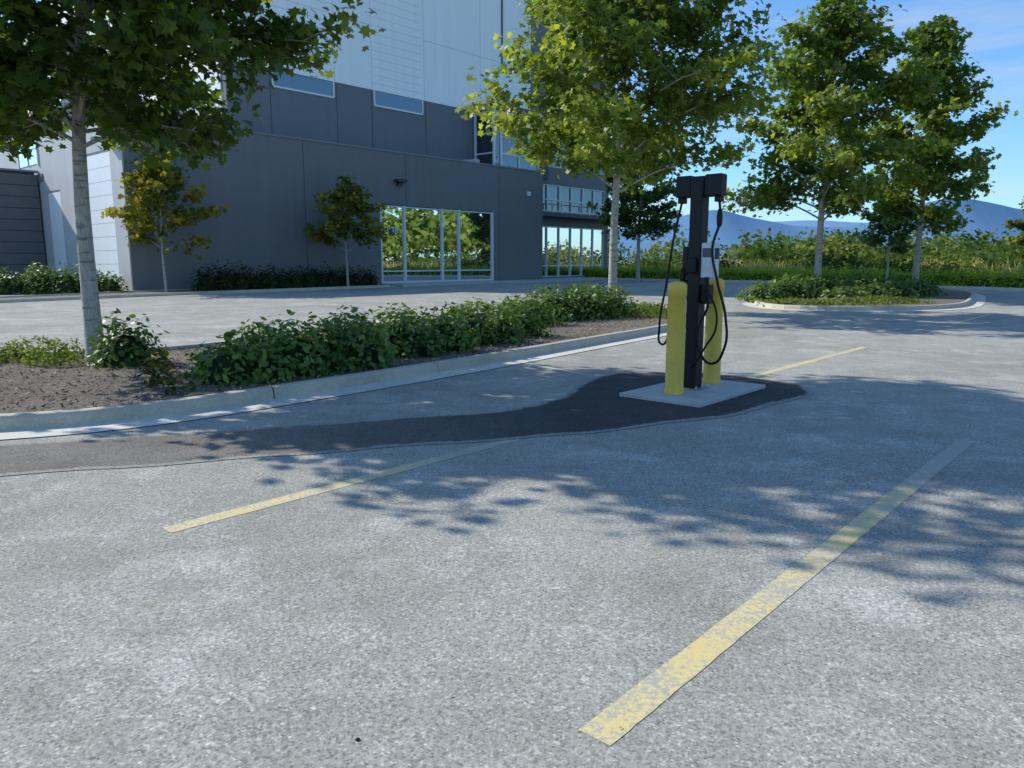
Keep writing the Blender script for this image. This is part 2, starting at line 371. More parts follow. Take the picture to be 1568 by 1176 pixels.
# ---------------------------------------------------------------- shrubs
def shrubs(name, mounds, mat, ls, seed, tmpl=OVAL, dens=900, z0=0.1, core=True, cmat=None):
    rng = np.random.default_rng(seed); E = empty(name)
    Cs = []; Ns = []; V = []; F = []; RN = []
    for (cx, cy, rx, ry, h) in mounds:
        n = int(dens * (rx * ry + 0.5 * (rx + ry) * h))
        th = rng.uniform(0, 2 * np.pi, n); ph = np.arccos(rng.uniform(-0.15, 1, n))
        ph = np.minimum(ph, 1.62)
        rr = rng.uniform(0.70, 1.08, n) * (1 + 0.14 * np.sin(3 * th + cx * 7) * np.sin(ph) + 0.12 * np.sin(7 * th + cy * 5 + 4 * ph))
        d = np.stack([np.sin(ph) * np.cos(th), np.sin(ph) * np.sin(th), np.cos(ph)], 1)
        Cs.append(np.array([cx, cy, z0]) + d * rr[:, None] * np.array([rx, ry, h]) + np.array([0, 0, 0.02]))
        Ns.append(d * 0.8 + rng.normal(size=(n, 3)) * 0.5 + np.array([0, 0, 0.5]))
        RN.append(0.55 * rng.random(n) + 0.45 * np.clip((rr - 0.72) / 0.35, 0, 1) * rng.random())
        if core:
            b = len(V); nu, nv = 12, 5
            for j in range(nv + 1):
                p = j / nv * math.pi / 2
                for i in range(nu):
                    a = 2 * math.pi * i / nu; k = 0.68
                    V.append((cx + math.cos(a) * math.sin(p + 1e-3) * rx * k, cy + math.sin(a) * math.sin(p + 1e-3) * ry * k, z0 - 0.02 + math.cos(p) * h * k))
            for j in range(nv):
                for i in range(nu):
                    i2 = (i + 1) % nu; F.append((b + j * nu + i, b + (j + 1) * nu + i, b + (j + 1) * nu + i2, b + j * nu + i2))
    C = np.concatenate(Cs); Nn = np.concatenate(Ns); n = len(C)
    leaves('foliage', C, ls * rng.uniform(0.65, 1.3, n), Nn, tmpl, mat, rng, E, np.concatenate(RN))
    if core: pydata('inner_shade_core', V, F, cmat or M_CORE, E, True)  # solid dark mound, coloured to stand in for shade inside the foliage
    return E

rs = random.Random(5)
isl = [(-5.35, 10.35, .48, .45, .62), (-3.3, 8.75, .42, .35, .52), (-3.75, 9.3, .3, .3, .35), (-2.75, 9.55, .6, .55, .66), (-2.2, 10.1, .62, .6, .70),
       (-2.95, 8.9, .35, .3, .4), (-1.6, 11.4, .55, .5, .62), (-1.1, 12.0, .55, .5, .66), (-.75, 12.9, .6, .55, .64), (-.2, 13.3, .45, .45, .55), (.1, 14.3, .6, .55, .62),
       (1.0, 18.3, .8, .7, .80), (1.9, 18.9, .8, .7, .80), (2.6, 19.7, .7, .7, .72), (-1.9, 12.8, .7, .6, .6), (-.6, 15.0, .8, .7, .6), (.3, 17.0, .8, .8, .6),
       (-3.6, 11.0, .6, .6, .5), (-2.6, 12.0, .6, .6, .55), (2.0, 21.0, .9, .8, .7)]
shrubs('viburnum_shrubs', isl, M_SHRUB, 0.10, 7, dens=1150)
shrubs('reddish_shrubs', [(-4.15, 8.75, .2, .18, .34), (-3.95, 8.35, .16, .14, .28), (-4.6, 9.6, .22, .2, .3), (-3.6, 8.0, .15, .15, .2)], M_SHRUBR, 0.08, 8, dens=700, core=False)
shrubs('groundcover_plants', [(-8.0, 10.6, 1.4, .6, .22), (-6.9, 10.9, .7, .45, .28), (-6.3, 10.2, .4, .25, .25), (3.6, 19.6, .9, .9, .18), (3.9, 21.5, .7, 1.2, .2), (-9.5, 9.6, 1.2, .8, .2)],
       M_GCOV, 0.06, 9, dens=1500, core=False)
def loc2w(s, b): return (-17.96 + D1[0] * s + D2[0] * b, 35.9 + D1[1] * s + D2[1] * b)
wl = []
for i in range(13):
    x, y = loc2w(3.0 + i * 0.82, -1.1 - rs.uniform(0, .3)); wl.append((x, y, .75, .7, rs.uniform(1.0, 1.3)))
shrubs('foundation_shrubs', wl, M_SHRUBR, 0.16, 12, dens=230)
ll = []
for i in range(9):
    ll.append((-23.6 + i * .62, 35.2 + rs.uniform(-.6, .6) , .8, .7, rs.uniform(.8, 1.25)))
shrubs('planter_shrubs', ll, M_SHRUB, 0.17, 13, dens=230)
ri = []
for i in range(16):
    q = i / 15; ri.append((9.6 + 9.5 * q + rs.uniform(-.5, .5), 28.6 + 8 * q + rs.uniform(-.8, .8), .95, .9, rs.uniform(.5, .95)))
for i in range(10):
    q = i / 9; ri.append((12.2 + 5.5 * q + rs.uniform(-.3, .3), 27.6 + 4.5 * q, .9, .8, rs.uniform(.4, .7)))
shrubs('island_shrubs', ri, M_SHRUB, 0.17, 14, dens=230)
gi = [(9.6, 25.4, 1.2, 1.1, .15), (11.3, 25.4, 1.3, 1.1, .18), (13, 26.2, 1.2, 1.2, .18)]
shrubs('groundcover_plants', gi, M_GCOV, 0.11, 15, dens=350, core=False)

HL = [(3.5, 76), (9, 63.5), (19.2, 54.5), (26.5, 41), (32, 25), (38, -10), (42, -50)]
def along(pts, step):
    out = []
    for (a, b) in zip(pts[:-1], pts[1:]):
        d = math.dist(a, b); n = max(1, int(d / step))
        for i in range(n):
            q = i / n; out.append((a[0] + (b[0] - a[0]) * q, a[1] + (b[1] - a[1]) * q))
    return out
M_HCORE = surf('hedge_inner_shade', (0.06, 0.09, 0.02), 1.0, 0.3, 6, 12, 0, spec=0.1)
hd = [(x + rs.uniform(-.15, .15), y + rs.uniform(-.15, .15), 1.0, 1.0, rs.uniform(.95, 1.1)) for x, y in along(HL[:6], .8)]
shrubs('boxwood_hedge', hd, M_HEDGE, 0.16, 16, dens=200, z0=0.0, cmat=M_HCORE)

rng = np.random.default_rng(99)
hp = np.array(along(HL, 0.5)); n = 42000
ii = rng.integers(0, len(hp), n); dd = 2.5 + 75 * rng.random(n) ** 1.6
C = np.zeros((n, 3)); C[:, 0] = hp[ii, 0] + .80 * dd + rng.normal(size=n) * .6; C[:, 1] = hp[ii, 1] + .6 * dd + rng.normal(size=n) * .6
Nn = rng.normal(size=(n, 3)) * .3 + np.array([0, 0, 1.0])
cl = np.clip(0.5 + 0.6 * np.sin(C[:, 0] * .31 + 1 + C[:, 1] * .12) * np.sin(C[:, 1] * .23), 0, 1)
leaves('meadow_grass', C, (rng.uniform(.6, 1.4, n) + .010 * dd) * (.75 + .5 * cl), Nn, BLADE * np.array([2.8, 1, 1]), M_GRASS, rng, None, .4 * rng.random(n) + .6 * cl, True)

bl = []
rb = random.Random(17)
for i in range(110):
    p = hp[rb.randrange(len(hp))]; d = rb.uniform(3.5, 22); h = rb.uniform(1.3, 2.6)
    bl.append((p[0] + .8 * d, p[1] + .6 * d, h * rb.uniform(.6, 1.3), h * rb.uniform(.6, 1.3), h))
for i in range(180):
    p = hp[rb.randrange(len(hp))]; d = rb.uniform(15, 95)
    x = p[0] + .8 * d; y = p[1] + .6 * d
    Y = max(y, 30); h = (1.4 + .034 * Y) * rb.choice([rb.uniform(.35, .75), rb.uniform(.7, 1.12)])
    bl.append((x, y, h * rb.uniform(.6, 1.2), h * rb.uniform(.6, 1.2), h))
for i in range(100):
    x = rb.uniform(8, 130); y = rb.uniform(105, 170); h = (1.5 + .035 * y) * rb.uniform(.5, 1.2)
    bl.append((x, y, h * rb.uniform(.5, 1), h * .8, h))
rng2 = np.random.default_rng(3)
Cs = []; Ns = []; SS = []; RN = []
for (cx, cy, rx, ry, h) in bl:
    m = 240
    th = rng2.uniform(0, 2 * np.pi, m); ph = np.arccos(rng2.uniform(-.3, 1, m))
    rr = rng2.uniform(.25, 1.0, m) ** .5 * (1 + .22 * np.sin(4 * th + cx) + .18 * np.sin(9 * th + 5 * ph + cy))
    d = np.stack([np.sin(ph) * np.cos(th), np.sin(ph) * np.sin(th), np.cos(ph)], 1)
    c = np.array([cx, cy, h * .42]) + d * rr[:, None] * np.array([rx, ry, h * .55]); Cs.append(c)
    Ns.append(d + rng2.normal(size=(m, 3)) * .8 + np.array([0, 0, .3])); SS.append(np.full(m, .10 * h + .08) * rng2.uniform(.6, 1.3, m))
    RN.append(.25 * rng2.random(m) + .75 * rb.random() ** 1.3)
leaves('distant_brush', np.concatenate(Cs), np.concatenate(SS), np.concatenate(Ns), OVAL * np.array([1.3, 1, 1]), M_WILD, rng2, None, np.concatenate(RN))
Cs = []; Ns = []; SS = []
for i in range(36):
    cx = rb.uniform(52, 75); cy = -10 + i * 1.95; h = rb.uniform(7, 12)
    if cx / max(cy, 1) < .78: cx = cy * .8 + 8
    m = 330
    th = rng2.uniform(0, 2 * np.pi, m); ph = np.arccos(rng2.uniform(-.6, 1, m)); rr = rng2.uniform(.5, 1.08, m)
    d = np.stack([np.sin(ph) * np.cos(th), np.sin(ph) * np.sin(th), np.cos(ph)], 1)
    Cs.append(np.array([cx, cy, h * .5]) + d * rr[:, None] * np.array([3.2, 3.2, h * .5]))
    Ns.append(d + rng2.normal(size=(m, 3)) * .5); SS.append(rng2.uniform(.6, 1.2, m))
leaves('woodland', np.concatenate(Cs), np.concatenate(SS), np.concatenate(Ns), CLUMP, M_WOOD, rng2)

# ---------------------------------------------------------------- ground
sheet('ground', [(-12000, -12000), (12000, -12000), (12000, 12000), (-12000, 12000)], -0.03, M_FIELD)
asp = [(-90, -50), (42, -50), (37.5, -10), (31, 25), (25.5, 40.5), (18.2, 53.5), (8.2, 62.5), (2.5, 76), (-90, 110)]
sheet('parking_lot_asphalt', asp, 0.0, M_ASPH)

def strip(a, b, w, z):
    a = Vector(a); b = Vector(b); d = (b - a).normalized(); nn = Vector((-d.y, d.x)) * w / 2
    n = max(1, int((b - a).length / .05)); r = random.Random(int(a.x * 100)); left = []; right = []
    for i in range(n + 1):
        p = a.lerp(b, i / n)
        left.append(p + nn * (1 + r.uniform(-.03, .03))); right.append(p - nn * (1 + r.uniform(-.03, .03)))
    return [(p.x, p.y, z) for p in left], [(p.x, p.y, z) for p in right]
def line(name, segs, mat, w=.125, z=.002):
    V = []; F = []
    for a, b in segs:
        l, r = strip(a, b, w, z); o = len(V); V += l + r; n = len(l)
        for i in range(n - 1): F.append((o + i, o + n + i, o + n + i + 1, o + i + 1))
    return pydata(name, V, F, mat)
def on(p, s): return (p[0] + D1[0] * s, p[1] + D1[1] * s)
l1 = (.262, 2.18); l2 = (-1.95, 4.05)
line('parking_line', [(l1, on(l1, 3.65))], M_LINE)
line('parking_line', [(on(l1, 3.65), on(l1, 5.4))], M_LINEW)
line('parking_line', [(l2, on(l2, 2.1))], M_LINE)
line('parking_line', [(on(l2, 2.1), on(l2, 5.4))], M_LINEW)
line('parking_line', [(on(l2, 7.4), on(l2, 12.3))], M_LINE)
line('parking_line', [(on(l2, 18.9), on(l2, 24))], M_LINE)
line('parking_line', [(on(l1, 14.5), on(l1, 20))], M_LINE)
line('parking_line', [((.35, 10.85), (1.15, 9.75))], M_LINEW)

def smooth_poly(p, it=2):
    for _ in range(it):
        q = []
        for i in range(len(p)):
            a = p[i]; b = p[(i + 1) % len(p)]
            q += [(a[0] * .75 + b[0] * .25, a[1] * .75 + b[1] * .25), (a[0] * .25 + b[0] * .75, a[1] * .25 + b[1] * .75)]
        p = q
    return p
def resample(p, step):
    out = []
    for i in range(len(p)):
        a = p[i]; b = p[(i + 1) % len(p)]; n = max(1, round(math.dist(a, b) / step))
        for k in range(n): out.append((a[0] + (b[0] - a[0]) * k / n, a[1] + (b[1] - a[1]) * k / n))
    return out
def area(p): return sum(p[i][0] * p[(i + 1) % len(p)][1] - p[(i + 1) % len(p)][0] * p[i][1] for i in range(len(p))) / 2
def offs(p, d):
    out = []; n = len(p)
    for i in range(n):
        a = Vector(p[i - 1]); b = Vector(p[(i + 1) % n]); t = (b - a).normalized(); out.append((p[i][0] - t.y * d, p[i][1] + t.x * d))
    return out
patch = [(-9, 4.2), (-5.5, 4.70), (-3.7, 5.17), (-2.3, 5.60), (-1.03, 6.02), (.45, 6.45), (1.05, 6.75), (1.9, 7.15), (2.6, 7.7), (3.7, 8.85), (2.9, 9.95), (1.6, 10.2), (.95, 9.4),
         (.7, 8.4), (.25, 7.6), (-.6, 7.2), (-1.45, 6.92), (-2.6, 6.5), (-3.5, 6.2), (-4.3, 5.98), (-6, 5.5), (-9, 4.9)]
pp = resample(smooth_poly(patch, 1), .22)
pp = [(x + .02 * math.sin(y * 7), y + .025 * math.sin(x * 5.3)) for x, y in pp]; pn = len(pp)
r0 = offs(pp, -.08); r1 = offs(pp, .13)
V = [(x, y, .005) for x, y in r0] + [(x, y, .005) for x, y in r1]
F = [(i, (i + 1) % pn, pn + (i + 1) % pn, pn + i) for i in range(pn)] + [tuple(range(pn, 2 * pn))]
po = pydata('asphalt_trench_patch', V, F, M_PATCH)
at = po.data.attributes.new('edge', 'FLOAT', 'POINT'); at.data.foreach_set('value', [-.45] * pn + [.95] * pn)

def island(name, pts, fill, gutter=False, zf=.09, sm=2, kh=.145, gw=.40):
    p = smooth_poly(pts, sm)
    if area(p) < 0: p = p[::-1]
    p = resample(p, .3); n = len(p)
    E = empty(name)
    prof = [(0, -.02), (.015, kh - .03), (.035, kh - .005), (.06, kh), (.14, kh), (.155, kh - .012), (.16, 0)]
    rings = [offs(p, d) for d, z in prof]
    V = []; F = []; seg = 10; i = 0
    while i < n:
        m = min(seg, n - i); b = len(V); k = len(prof)
        for j in range(m + 1):
            q = (i + j) % n
            for r in range(k):
                x, y = rings[r][q]
                if j == m:
                    x2, y2 = rings[r][(q - 1) % n]; x += (x2 - x) * .03; y += (y2 - y) * .03
                V.append((x, y, prof[r][1]))
        for j in range(m):
            for r in range(k - 1):
                F.append((b + j * k + r, b + (j + 1) * k + r, b + (j + 1) * k + r + 1, b + j * k + r + 1))
        i += m
    pydata('kerb', V, F, M_KERB, E, False)
    sheet('bed', offs(p, .15), zf, fill, E)
    if gutter:
        o = offs(p, -gw); i_ = offs(p, .01)
        V = [(x, y, .009) for x, y in o] + [(x, y, .014) for x, y in i_]
        F = [(k, (k + 1) % n, n + (k + 1) % n, n + k) for k in range(n)]
        pydata('gutter', V, F, M_GUT, E)
    return E, p
I1 = [(-13, 5.2), (-9, 5.75), (-6.5, 6.05), (-4.58, 6.45), (-3.5, 6.98), (-2.48, 8.2), (-1.16, 9.85), (.16, 11.65), (1.6, 13.7), (2.93, 15.55), (3.9, 17.0), (4.7, 18.8), (5.1, 21.5), (4.6, 24.5), (3.2, 25.6), (1.4, 24.2),
      (-1.2, 19.6), (-3.2, 16.0), (-4.7, 13.4), (-5.7, 11.9), (-7.2, 11.4), (-9.5, 10.9), (-13, 10.0), (-16, 7.5)]
E1, P1 = island('planting_island', I1, M_MULCH, True, gw=.36)
I2 = [(8.0, 24.2), (9.5, 22.9), (12, 23.0), (14.4, 24.2), (16.5, 27), (21.5, 35), (21.5, 38), (18, 39), (13, 34.5), (9, 28.5)]
island('planting_island', I2, M_MULCH, True)
I3 = [loc2w(-14, -6.8), loc2w(-7, -5.6), loc2w(0, -4.1), loc2w(8, -3.2), loc2w(13.0, -2.6), loc2w(14.2, -1.8), loc2w(14.3, -.3), loc2w(13, -.05), loc2w(.3, -.05), loc2w(-.8, -.4), loc2w(-2.4, -1.6), loc2w(-8, -3), loc2w(-14, -4)]
island('planting_bed', I3, M_MULCH, True, sm=1)
sw = [loc2w(14.6, -2.4), loc2w(33, -2.4), loc2w(46, -.2), loc2w(46, 2.95), loc2w(30.6, 2.95), loc2w(30.6, -.03), loc2w(14.6, -.03)]
pydata('entrance_sidewalk', [(x, y, .13) for x, y in sw] + [(x, y, -.02) for x, y in sw], [tuple(range(7))] + [(i, i + 7, (i + 1) % 7 + 7, (i + 1) % 7) for i in range(7)], M_WALK)
V = []; F = []
for (x, y) in along(HL[:6], 1.0):
    V += [(x - 1.35, y - .9, 0), (x - 1.35, y - .9, .14), (x - 1.2, y - .8, .14), (x - .4, y - .2, .13)]
for i in range(len(V) // 4 - 1):
    for r in range(3): F.append((i * 4 + r, i * 4 + 4 + r, i * 4 + 5 + r, i * 4 + 1 + r))
pydata('lot_edge_kerb', V, F, M_GUT)

def inpoly(x, y, p):
    c = False; j = len(p) - 1
    for i in range(len(p)):
        if ((p[i][1] > y) != (p[j][1] > y)) and (x < (p[j][0] - p[i][0]) * (y - p[i][1]) / (p[j][1] - p[i][1]) + p[i][0]): c = not c
        j = i
    return c
Pin = offs(P1, .2)[::3]; pts = []; rc = random.Random(8)
while len(pts) < 9000:
    x = rc.uniform(-10, 4.5); y = rc.uniform(6, 20)
    if rc.random() > (8 / (y + 1)) : continue
    if inpoly(x, y, Pin): pts.append((x, y, .095 + rc.uniform(0, .025)))
C = np.array(pts); rng4 = np.random.default_rng(6)
leaves('mulch_chips', C, rng4.uniform(.02, .06, len(C)), rng4.normal(size=(len(C), 3)) * .4 + np.array([0, 0, 1.]), CHIPT, M_CHIP, rng4)
n = 700
C = np.stack([rng4.uniform(-5, 8, n), rng4.uniform(1.6, 14, n), np.full(n, .007)], 1)
leaves('pavement_grit', C, rng4.uniform(.004, .016, n), rng4.normal(size=(n, 3)) * .2 + np.array([0, 0, 1.]), CHIPT, M_CHIP, rng4)
lathe('pebble', [(.006, 0), (.008, .003), (.006, .006), (.003, .007)], M_RUB, None, (-.49, 2.17, 0), 8)

# ---------------------------------------------------------------- building
B = empty('office_warehouse_building', (-17.96, 35.9, 0), ANG)
boxes('charcoal_front_wall', [(0, 14.86, 0, .3, 0, 8.1), (14.86, 25.06, 0, .3, 4.95, 8.1), (25.06, 30.5, 0, .3, 0, 8.1), (14.86, 25.06, 0.02, .3, -.05, .14)], M_DARKWALL, B)
boxes('east_return_wall', [(30.2, 30.5, .3, 3.2, 0, 8.1)], M_DARKWALL, B)
boxes('core', [(.4, 30.1, .7, 12, 0, 7.6)], M_BLACKF, B)
boxes('low_roof', [(.32, 30.15, .32, 12, 7.7, 7.8)], M_ROOF, B)
boxes('parapet_cap', [(-.06, 30.56, -.05, .36, 8.1, 8.2), (-.06, .36, .36, 8.0, 8.1, 8.2), (30.14, 30.56, .36, 3.0, 8.1, 8.2)], M_CAP, B)
boxes('panel_joints', [(9.58, 9.62, -.006, 0, .1, 8.1), (16.93, 16.97, -.006, 0, 5.05, 8.1), (25.58, 25.62, -.006, 0, .1, 8.1)], M_JOINT, B)
gx = [14.94, 16.85, 20.1, 21.65, 24.98]
boxes('storefront_glass', [(14.9, 25.02, .14, .18, .15, 4.9)], M_GLASS, B)
fr = [(x - .07, x + .07, .04, .2, .14, 4.95) for x in gx]
for a, b in zip(gx[:-1], gx[1:]):
    for z in (.14, .85, 4.83): fr.append((a + .07, b - .07, .05, .2, z, z + (.08 if z != .14 else .12)))
boxes('storefront_frames', fr, M_ALU, B)
boxes('unit_number', [(15.5, 15.56, .125, .135, 3.2, 3.6), (15.66, 15.72, .125, .135, 3.2, 3.6), (15.8, 16.0, .125, .135, 3.2, 3.26), (15.8, 16.0, .125, .135, 3.54, 3.6), (15.94, 16.0, .125, .135, 3.26, 3.54), (16.1, 16.3, .125, .135, 3.2, 3.26), (16.1, 16.3, .125, .135, 3.54, 3.6), (16.1, 16.16, .125, .135, 3.26, 3.54), (16.24, 16.3, .125, .135, 3.26, 3.54)], M_DOOR, B)
boxes('wall_lights', [(16.0, 16.75, -.45, 0, 6.35, 6.5), (16.2, 16.5, -.2, 0, 6.15, 6.35)], M_BLACKF, B)
boxes('alarm_box', [(28.6, 28.95, -.12, 0, 6.3, 6.6)], M_ALU, B)
boxes('side_wall', [(-.06, .0, 0, 1.4, 0, 8.1), (-.06, .0, 5.55, 8.4, 0, 8.1), (-.06, 0, 1.4, 5.55, 6.75, 8.1), (-.06, 0, 10.4, 40, 0, 10.6), (-.06, 0, 8.4, 10.4, 5.3, 10.6)], M_GREYWALL, B)
boxes('side_core', [(0.0, .3, .3, 40, 0, 8.09), (0.01, 6.8, 8.4, 40, 8.2, 10.6)], M_GREYWALL, B)
dr = [(-.03, -.004, 1.42, 5.53, .05 + i * .66, .05 + i * .66 + .64) for i in range(10)]
boxes('overhead_door', dr, M_DOOR, B)
boxes('side_door', [(-.03, -.004, 8.45, 10.35, .1, 5.2)], M_DOOR, B)
boxes('side_window', [(-.09, -.065, 11.4, 14.6, 6.9, 10.0)], M_GLASS, B)
boxes('side_window_frame', [(-.13, -.065, 11.25, 11.4, 6.8, 10.1), (-.13, -.065, 14.6, 14.75, 6.8, 10.1), (-.13, -.065, 12.9, 13.0, 6.9, 10.0)], M_ALU, B)
boxes('side_dark_band', [(-.12, -.065, 10.8, 40, 5.9, 6.3)], M_DARKWALL, B)
boxes('side_light', [(-.9, -.06, .7, 1.2, 7.0, 7.15), (-.3, -.06, .85, 1.05, 6.7, 7.0)], M_BLACKF, B)
boxes('upper_charcoal_band', [(6.9, 32.5, 3, 30, 7.81, 12.34)], M_DARKWALL2, B)
boxes('upper_white_wall', [(6.88, 32.5, 2.98, 30, 12.34, 27)], M_WHITEWALL, B)
boxes('upper_side_white_panel', [(6.84, 6.9, 3.5, 30, 8.9, 12.335)], M_WHITEWALL, B)
uw = []; uf = []
for (a, b) in ((9.8, 13.85), (17.05, 21.07)):
    uw.append((a, b, 2.955, 2.97, 11.45, 12.3))
    uf += [(a - .05, b + .05, 2.93, 2.99, 11.35, 11.45), (a - .1, a, 2.93, 2.99, 11.45, 12.33), (b, b + .1, 2.93, 2.99, 11.45, 12.33)]
boxes('band_windows', uw, M_GLASS2, B); boxes('band_window_frames', uf, M_ALU, B)
jw = []
for (a, b) in ((9.8, 13.85), (17.05, 21.07)):
    for i in range(26): jw.append((a, b, 2.972, 2.98, 12.75 + i * .5, 12.78 + i * .5))
for s in (9.6, 14.0, 16.85, 21.3, 26.8): jw.append((s, s + .04, 2.97, 2.98, 12.34, 27))
jw += [(7.0, 9.6, 2.97, 2.98, 16.2, 16.25), (21.36, 32.4, 2.97, 2.98, 16.2, 16.25), (14.1, 16.8, 2.97, 2.98, 16.2, 16.25), (21.36, 32.4, 2.97, 2.98, 21, 21.05)]
boxes('white_wall_reveals', jw, M_JOINTW, B)
boxes('band_joints', [(s, s + .05, 2.992, 3.0, 7.9, 12.3) for s in (9.55, 14.1, 16.8, 21.4, 26.0)], M_JOINT, B)
boxes('flashing_ledge', [(7.2, 26, 2.7, 3.0, 8.55, 8.7)], M_CAP, B)
boxes('downpipe', [(29.1, 29.18, 2.88, 2.97, 15.6, 27)], M_JOINT, B)
boxes('roof_units', [(23.6, 24.4, 1.4, 2.2, 7.8, 8.55), (24.6, 25.2, 1.5, 2.1, 7.8, 8.7)], M_GREYWALL, B, .04)
boxes('bay_surround', [(26.0, 32.3, .9, 2.96, 12.3, 12.7), (31.3, 32.3, .93, 2.96, 7.81, 12.3)], M_BLACKF, B)
boxes('bay_glass', [(26.3, 31.25, 1.05, 1.1, 7.81, 12.3), (26.2, 26.25, 1.15, 2.9, 7.81, 12.3)], M_GLASS2, B)
bf = [(x - .08, x + .08, .98, 1.12, 7.81, 12.3) for x in (26.2, 26.9, 28.9, 31.15)] + [(26.98, 31.07, 1.0, 1.12, z, z + .1) for z in (9.2, 10.6, 12.1)]
bf += [(26.12, 26.28, 2.8, 2.96, 7.81, 12.3)] + [(26.15, 26.26, 1.12, 2.8, z, z + .1) for z in (9.2, 10.6, 12.1)]
boxes('bay_frames', bf, M_ALU, B)
boxes('entrance_wall', [(30.5, 43.6, 3.3, 14, 0, 21), (30.52, 31.4, 3.0, 3.3, 0, 20.98), (43.0, 43.6, 3.0, 3.3, 0, 20.98), (31.4, 43.0, 3.0, 3.3, 4.4, 5.6), (31.4, 43, 3.0, 3.3, 7.8, 9.2), (31.4, 43, 3, 3.3, 12.5, 20.98)], M_DARKWALL, B)
boxes('entrance_glass', [(31.4, 43, 3.15, 3.2, .2, 4.4)], M_GLASS, B)
boxes('entrance_upper_glass', [(31.4, 43, 3.15, 3.2, 5.6, 7.8), (31.4, 43, 3.15, 3.2, 9.2, 12.5)], M_GLASS2, B)
ef = []
for (z0, z1) in ((.2, 4.4), (5.6, 7.8), (9.2, 12.5)):
    for i in range(8):
        x = 31.5 + i * 1.64; ef.append((x - .05, x + .05, 3.04, 3.2, z0, z1))
        if i < 7:
            for z in (z0, z0 + .9, z1 - .1): ef.append((x + .05, x + 1.59, 3.05, 3.2, z, z + .08))
boxes('entrance_frames', ef, M_ALU, B)
boxes('balcony', [(31.0, 43.8, 1.6, 2.98, 5.1, 5.35)], M_BLACKF, B)
rl = [(31.0, 43.8, 1.62, 1.68, 6.35, 6.42), (31, 43.8, 1.62, 1.68, 5.5, 5.55)] + [(31.1 + i * 1.27, 31.16 + i * 1.27, 1.61, 1.69, 5.35, 6.35) for i in range(11)]
boxes('balcony_rail', rl, M_ALU, B)

Fz = empty('slatted_enclosure_wall', (-26.6, 43.4, 0), ANG)
boxes('slats', [(-9, 0, 0, .1, .1 + i * .62, .69 + i * .62) for i in range(10)] + [(-.1, 0, .12, 7, .1 + i * .62, .69 + i * .62) for i in range(10)], M_SLAT, Fz)
boxes('backing', [(-9, -.12, .101, .13, 0, 6.4), (-.13, -.101, .14, 7, 0, 6.4)], M_BLACKF, Fz)
boxes('cap', [(-9, .06, -.05, .35, 6.4, 6.5)], M_CAP, Fz)

# ---------------------------------------------------------------- EV charger
pc = Vector((2.12, 8.58)); 
P = empty('concrete_pad', (pc.x, pc.y, 0), ANG)
boxes('slab', [(-.82, .82, -.5, .5, -.02, .045)], M_PAD, P, .012)
K = empty('ev_charging_station', (2.1, 8.62, .045), ANG)
boxes('column', [(-.085, .085, -.075, .075, .015, 2.34)], M_BLACK, K, .012)
boxes('base_plate', [(-.15, .15, -.14, .14, 0, .015)], M_STEEL, K, .003)
for i, (a, b) in enumerate(((-.12, -.11), (.12, -.11), (.12, .11), (-.12, .11))): lathe('anchor_bolt', [(.012, .015), (.012, .04), (.006, .045)], M_STEEL, K, (a, b, 0), 8)
boxes('cable_arm_head', [(-.07, .07, -.29, -.08, 2.16, 2.40), (-.07, .07, .08, .27, 2.16, 2.40)], M_BLACK, K, .02)
boxes('head_cap', [(-.075, .075, -.079, .079, 2.20, 2.385)], M_BLACK, K, .01)
boxes('arm_underside', [(-.05, .05, -.27, -.2, 2.10, 2.16), (-.05, .05, .18, .25, 2.10, 2.16)], M_RUB, K, .008)
boxes('charging_unit', [(-.075, .075, -.235, -.08, 1.27, 1.66)], M_SCREENW, K, .015)
boxes('unit_screen', [(-.079, -.075, -.215, -.10, 1.5, 1.6), (-.05, .05, -.239, -.235, 1.48, 1.6)], M_SCREEN, K)
boxes('unit_label', [(-.079, -.075, -.20, -.12, 1.36, 1.40)], M_STEEL, K)
boxes('charging_unit_rear', [(-.075, .075, .08, .15, 1.3, 1.62)], M_BLACK, K, .015)
boxes('holster', [(-.06, .06, -.19, -.08, .98, 1.2), (-.06, .06, .08, .18, 1.02, 1.25), (-.15, -.09, -.05, .05, 1.32, 1.5)], M_RUB, K, .02)
def cable(name, pts, r):
    cu = bpy.data.curves.new(name, 'CURVE'); cu.dimensions = '3D'; cu.bevel_depth = r; cu.bevel_resolution = 3; cu.resolution_u = 10
    s = cu.splines.new('BEZIER'); s.bezier_points.add(len(pts) - 1)
    for bp, p in zip(s.bezier_points, pts): bp.co = p; bp.handle_left_type = bp.handle_right_type = 'AUTO'
    cu.materials.append(M_RUB); return add_obj(name, cu, K)
cable('charging_cable_a', [(0, .22, 2.12), (-.06, .27, 1.75), (-.10, .33, 1.2), (-.14, .38, .7), (-.16, .33, .50), (-.16, .24, .62), (-.12, .17, .95), (-.06, .14, 1.25)], .013)
cable('charging_cable_b', [(0, -.24, 2.12), (-.03, -.27, 1.9), (-.08, -.22, 1.6), (-.1, -.3, 1.25), (-.1, -.42, .85), (-.1, -.42, .5), (-.1, -.28, .32), (-.1, -.14, .42), (-.11, -.10, .7), (-.09, -.2, .98), (-.06, -.15, 1.15)], .015)
cable('charging_cable_c', [(-.09, -.15, 1.12), (-.13, -.26, 1.05), (-.13, -.33, .75), (-.12, -.2, .5), (-.1, -.06, .3), (-.09, 0, .25)], .012)
cable('retractor_cord', [(.02, .24, 2.12), (0, .26, 1.9), (-.06, .27, 1.72)], .005)
